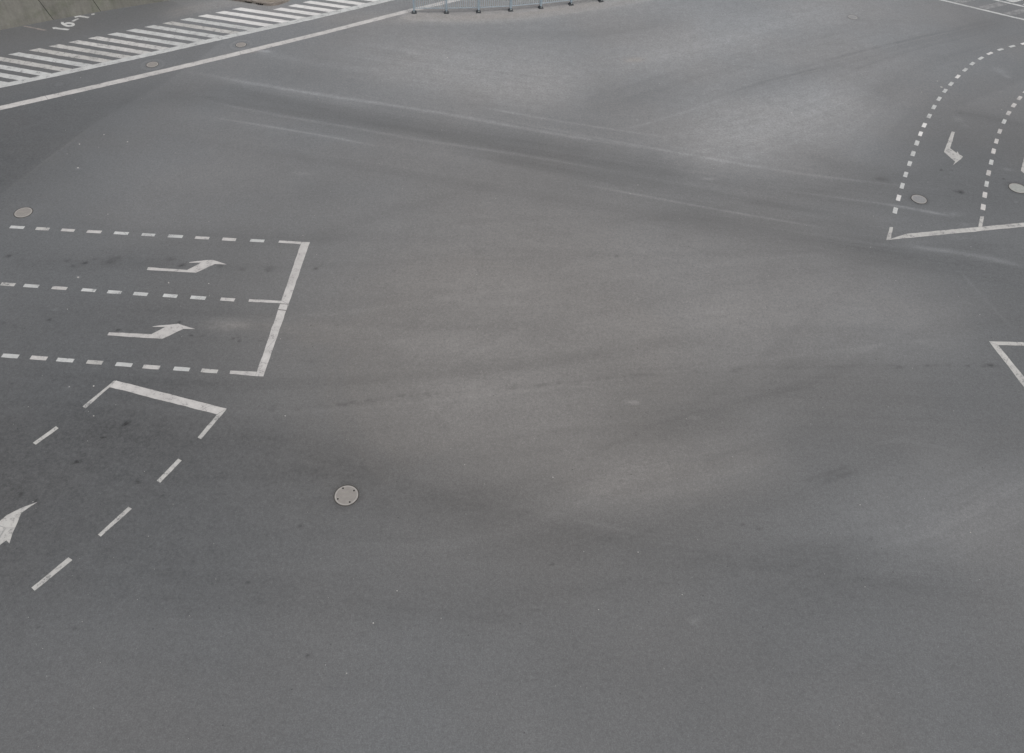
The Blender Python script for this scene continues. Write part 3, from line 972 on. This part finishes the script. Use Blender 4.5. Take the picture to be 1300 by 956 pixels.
# ------------------------------------------------------------------ steel fence
fp = [(525.8, 16.4), (566.9, 16.4), (607.6, 15.6), (648.2, 13.6), (686.4, 10.2), (724.8, 6.0), (762.6, 1.6)]
FP = [G(*p) for p in fp]
d_ = FP[-1] - FP[-2]
for k in range(3):
    d_ = Matrix.Rotation(math.radians(5), 2) @ d_
    FP.append(FP[-1] + d_)
fr = root("guard_fence", (FP[3].x, FP[3].y), "curved blue grey steel fence with posts on black feet at the top of the road", "fence")
wl = (FP[3].x, FP[3].y, 0)
for i, p in enumerate(FP):
    a, b = FP[max(0, i - 1)], FP[min(len(FP) - 1, i + 1)]
    dd = (b - a).normalized()
    rz = math.atan2(dd.y, dd.x)
    bm = bmesh.new()
    box(bm, (p.x, p.y, .64), (.10, .10, 1.16), rz)
    box(bm, (p.x, p.y, 1.235), (.13, .13, .03), rz)
    bmesh.ops.create_cone(bm, cap_ends=True, segments=4, radius1=.09, radius2=.01, depth=.06, matrix=Matrix.Translation((p.x, p.y, 1.28)) @ Matrix.Rotation(rz + math.pi / 4, 4, 'Z'))
    bmesh.ops.bevel(bm, geom=bm.edges[:], offset=.006, segments=1)
    po = link_bm("post", bm, MAT_POST, fr, wl=wl)
    bm = bmesh.new()
    bmesh.ops.create_cone(bm, cap_ends=True, segments=4, radius1=.20, radius2=.145, depth=.09, matrix=Matrix.Translation((p.x, p.y, .045)) @ Matrix.Rotation(rz + math.pi / 4, 4, 'Z'))
    box(bm, (p.x, p.y, .075), (.145, .145, .13), rz)
    bmesh.ops.bevel(bm, geom=bm.edges[:], offset=.012, segments=2)
    ft = link_bm("foot", bm, MAT_FOOT, po, wl=wl)
    bm = bmesh.new()
    nn = Vector((-dd.y, dd.x))
    if nn.y > 0:
        nn = -nn
    q = p + nn * .105
    box(bm, (q.x, q.y, .104), (.09, .05, .022), rz)
    o = link_bm("bolt_plate", bm, MAT_STUD, po, wl=wl)
for a, b in zip(FP[:-1], FP[1:]):
    dd = (b - a)
    L = dd.length
    dd.normalize()
    rz = math.atan2(dd.y, dd.x)
    m = (a + b) / 2
    bm = bmesh.new()
    for z, h in ((.27, .035), (.95, .035), (1.12, .04)):
        box(bm, (m.x, m.y, z), (L - .125, .035, h), rz)
    nb = int((L - .2) / .115)
    for k in range(nb + 1):
        q = a + dd * (.1 + (L - .2) * k / nb)
        box(bm, (q.x, q.y, .61), (.024, .024, .66), rz)
    for k in range(0, nb, 2):
        q = a + dd * (.1 + (L - .2) * (k + .5) / nb)
        box(bm, (q.x, q.y, 1.035), (.014, .014, .134), rz)
    link_bm("fence_panel", bm, MAT_PANEL, fr, wl=wl)

# ------------------------------------------------------------------ corner island with kerb
edge_px = [(215, -14), (262, -6.5), (296, 0.8), (316, 3.6), (334, 6.6), (343, 7.6), (352, 6.6), (361, 4.0), (368, 0.4), (372, -5), (372, -13), (366, -22)]
EP = smooth_poly([G(*p) for p in edge_px], 6)
# outward is towards the viewer: inner kerb line lies behind
cen = G(320, -40)


def inset(P, w):
    out = []
    for i, p in enumerate(P):
        a, b = P[max(0, i - 1)], P[min(len(P) - 1, i + 1)]
        d = (b - a).normalized()
        nn = Vector((-d.y, d.x))
        out.append(p + nn * w)
    return out


IN = inset(EP, .16)
if (IN[len(IN) // 2] - cen).length > (EP[len(EP) // 2] - cen).length:
    IN = inset(EP, -.16)
IN2 = [p + (q - p) * 1.08 for p, q in zip(EP, IN)]
bm = bmesh.new()
KH = .15
prof = []
for p, q in zip(EP, IN):
    n_ = (q - p).normalized()
    w = [(p, 0), (p + n_ * .02, KH - .02), (p + n_ * .04, KH), (q, KH), (q, 0)]
    prof.append([bm.verts.new((v.x, v.y, z)) for v, z in w])
for A, B in zip(prof[:-1], prof[1:]):
    for j in range(4):
        bm.faces.new([A[j], A[j + 1], B[j + 1], B[j]])
bmesh.ops.recalc_face_normals(bm, faces=bm.faces)
n = NM("kerb_blocks")
kb = n.ramp(n.noise(4, 5, .6), .3, .7, .78, 1.2, False)
kj = n.ramp(n.noise(1.3, 3, .6), .42, .5, .8, 1.0)
n.bump(n.noise(30, 3, .6), .3, .01)
MAT_KB = n.done(n.scale(c3(.20, .178, .158), n.math('MULTIPLY', kb, kj)), .85, .3)
kerb = link_bm("kerb", bm, MAT_KB)
kerb["kind"] = "structure"
kerb["label"] = "rounded stone kerb of the corner island"
bm = bmesh.new()
top = IN + [G(340, -75), G(200, -60)]
sheet(bm, top, KH - .008, False)
pv = link_bm("pavement", bm, MAT_PAVE)
pv["kind"] = "structure"
pv["label"] = "dusty brown paving of the corner island"


def inlet(x0, y0, x1, y1, label):
    a, b = G(x0, y0), G(x1, y1)
    d = (b - a)
    L = d.length
    d.normalize()
    nn = Vector((-d.y, d.x))
    if nn.y > 0:
        nn = -nn
    m = (a + b) / 2 + nn * .012
    t = root("drain_inlet", (m.x, m.y, 0), label, "drain", "drain openings in the kerb")
    rz = math.atan2(d.y, d.x)
    bm = bmesh.new()
    box(bm, (m.x, m.y, .052), (L, .03, .085), rz)
    link_bm("opening", bm, MAT_HOLE, t, wl=(m.x, m.y, 0))
    bm = bmesh.new()
    q = m + nn * .02
    for k in range(3):
        s = a + d * L * (k + .5) / 3 + nn * .03
        box(bm, (s.x, s.y, .052), (.02, .02, .09), rz)
    box(bm, (q.x, q.y, .10), (L + .06, .03, .02), rz)
    link_bm("grille", bm, MAT_KERB, t, wl=(m.x, m.y, 0))


inlet(311.5, 2.9, 319.5, 4.2, "left of two dark drain openings in the face of the corner kerb")
inlet(326.0, 5.1, 334.0, 6.6, "right of two dark drain openings in the corner kerb, nearer its bend")

# ------------------------------------------------------------------ concrete ramp wall at the upper left
base_px = [(-190, 76), (-90, 55.5), (0, 38.2), (68, 25.3), (128, 14.6), (215, 0.2), (262, -8)]
BW = [G(*p) for p in base_px]
WH_, LEAN = 2.3, .30
c = BW[3]
wr = root("concrete_wall", (c.x, c.y), "stained olive grey concrete ramp wall with slanting joints in the top left corner", "wall")
wl = (c.x, c.y, 0)
cuts = [0, 3, 4, 6]
for s, e in zip(cuts[:-1], cuts[1:]):
    pts = BW[s:e + 1]
    bm = bmesh.new()
    rows = []
    sub = []
    for a, b in zip(pts[:-1], pts[1:]):
        m = max(2, int((b - a).length / .8))
        sub += [a.lerp(b, k / m) for k in range(m)]
    sub.append(pts[-1])
    g0 = (sub[1] - sub[0]).normalized() * .014
    g1 = (sub[-2] - sub[-1]).normalized() * .014
    sub[0] = sub[0] + g0
    sub[-1] = sub[-1] + g1
    for i, p in enumerate(sub):
        a, b = sub[max(0, i - 1)], sub[min(len(sub) - 1, i + 1)]
        d = (b - a).normalized()
        nn = Vector((-d.y, d.x))      # away from the road
        row = []
        prof = [(0.0, -.05), (0.0, .02), (.015, .5), (.03, 1.2), (.04, WH_ - .03), (.07, WH_), (.36, WH_), (.38, WH_ - .03), (.38, -.05)]
        for off, z in prof:
            ln = -LEAN * z * (1.0 if z < 1.2 else 1.0)
            q = p + nn * off + d * ln
            row.append(bm.verts.new((q.x, q.y, z)))
        rows.append(row)
    for A, B in zip(rows[:-1], rows[1:]):
        for j in range(len(A) - 1):
            bm.faces.new([A[j], B[j], B[j + 1], A[j + 1]])
    bm.faces.new(rows[0])
    bm.faces.new(rows[-1][::-1])
    bmesh.ops.recalc_face_normals(bm, faces=bm.faces)
    link_bm("wall_panel", bm, MAT_WALL, wr, wl=wl)
bm = bmesh.new()
for j in (3, 4):
    p = BW[j]
    d = (BW[j + 1] - BW[j - 1]).normalized()
    nn = Vector((-d.y, d.x))
    vs = []
    for z, off in ((-.05, .03), (WH_ - .04, .07)):
        for s in (-.02, .02):
            q = p + nn * off + d * (s - LEAN * z)
            vs.append(bm.verts.new((q.x, q.y, z)))
            q = p + nn * (off + .2) + d * (s - LEAN * z)
            vs.append(bm.verts.new((q.x, q.y, z)))
    bm.faces.new([vs[0], vs[2], vs[6], vs[4]])
link_bm("joint_filler", bm, MAT_HOLE, wr, wl=wl)

# ------------------------------------------------------------------ grit and scraps on the road
bm = bmesh.new()
known = [(101, 183, 2.2), (132, 171, 2.4), (162, 180, 2.4), (99, 213, 2.6), (568, 73, 2.6), (1195, 110.5, 4), (1190, 103, 2), (1170, 117, 2.2),
         (800, 246, 2), (1005, 143, 2.6), (810, 235, 2), (265, 360, 2), (99, 352, 3), (214, 359, 2.6), (88, 491, 2.4), (119, 490, 2.6), (137, 272, 2), (119, 528, 2.4),
         (1232, 676, 2.4), (504, 750, 2.8), (474, 791, 2.8), (560, 785, 2), (810, 701, 2.2), (866, 755, 2.6), (760, 774, 2), (440, 855, 2.6), (590, 590, 2), (1098, 745, 2), (1092, 641, 2.4), (362, 528, 2), (930, 580, 1.8), (702, 606, 2)]
for k in range(260):
    known.append((random.uniform(0, 1300), random.uniform(60, 950) , random.uniform(.6, 1.3)))
for x, y, s in known:
    p = G(x, y)
    sc = math.hypot(p.x, p.y, CAM_H) / F_PX * s * .42
    k = random.randint(5, 7)
    a0 = random.uniform(0, 6.28)
    z = .0035
    ring0, ring1 = [], []
    el = random.uniform(.6, 1)
    for j in range(k):
        a = a0 + 6.283 * j / k
        rr = sc * random.uniform(.75, 1.1)
        ring0.append(bm.verts.new((p.x + rr * math.cos(a), p.y + rr * el * math.sin(a), -.001)))
        ring1.append(bm.verts.new((p.x + rr * .7 * math.cos(a), p.y + rr * .7 * el * math.sin(a), min(.012, sc * .7))))
    for j in range(k):
        bm.faces.new([ring0[j], ring0[(j + 1) % k], ring1[(j + 1) % k], ring1[j]])
    bm.faces.new(ring1)
bmesh.ops.recalc_face_normals(bm, faces=bm.faces)
gr = link_bm("grit", bm, simple("pale_grit", (.34, .335, .32), .85, .3, 0, .3, 2))
gr["kind"] = "stuff"
gr["category"] = "grit"
gr["label"] = "pale specks of grit and small scraps scattered over the asphalt"
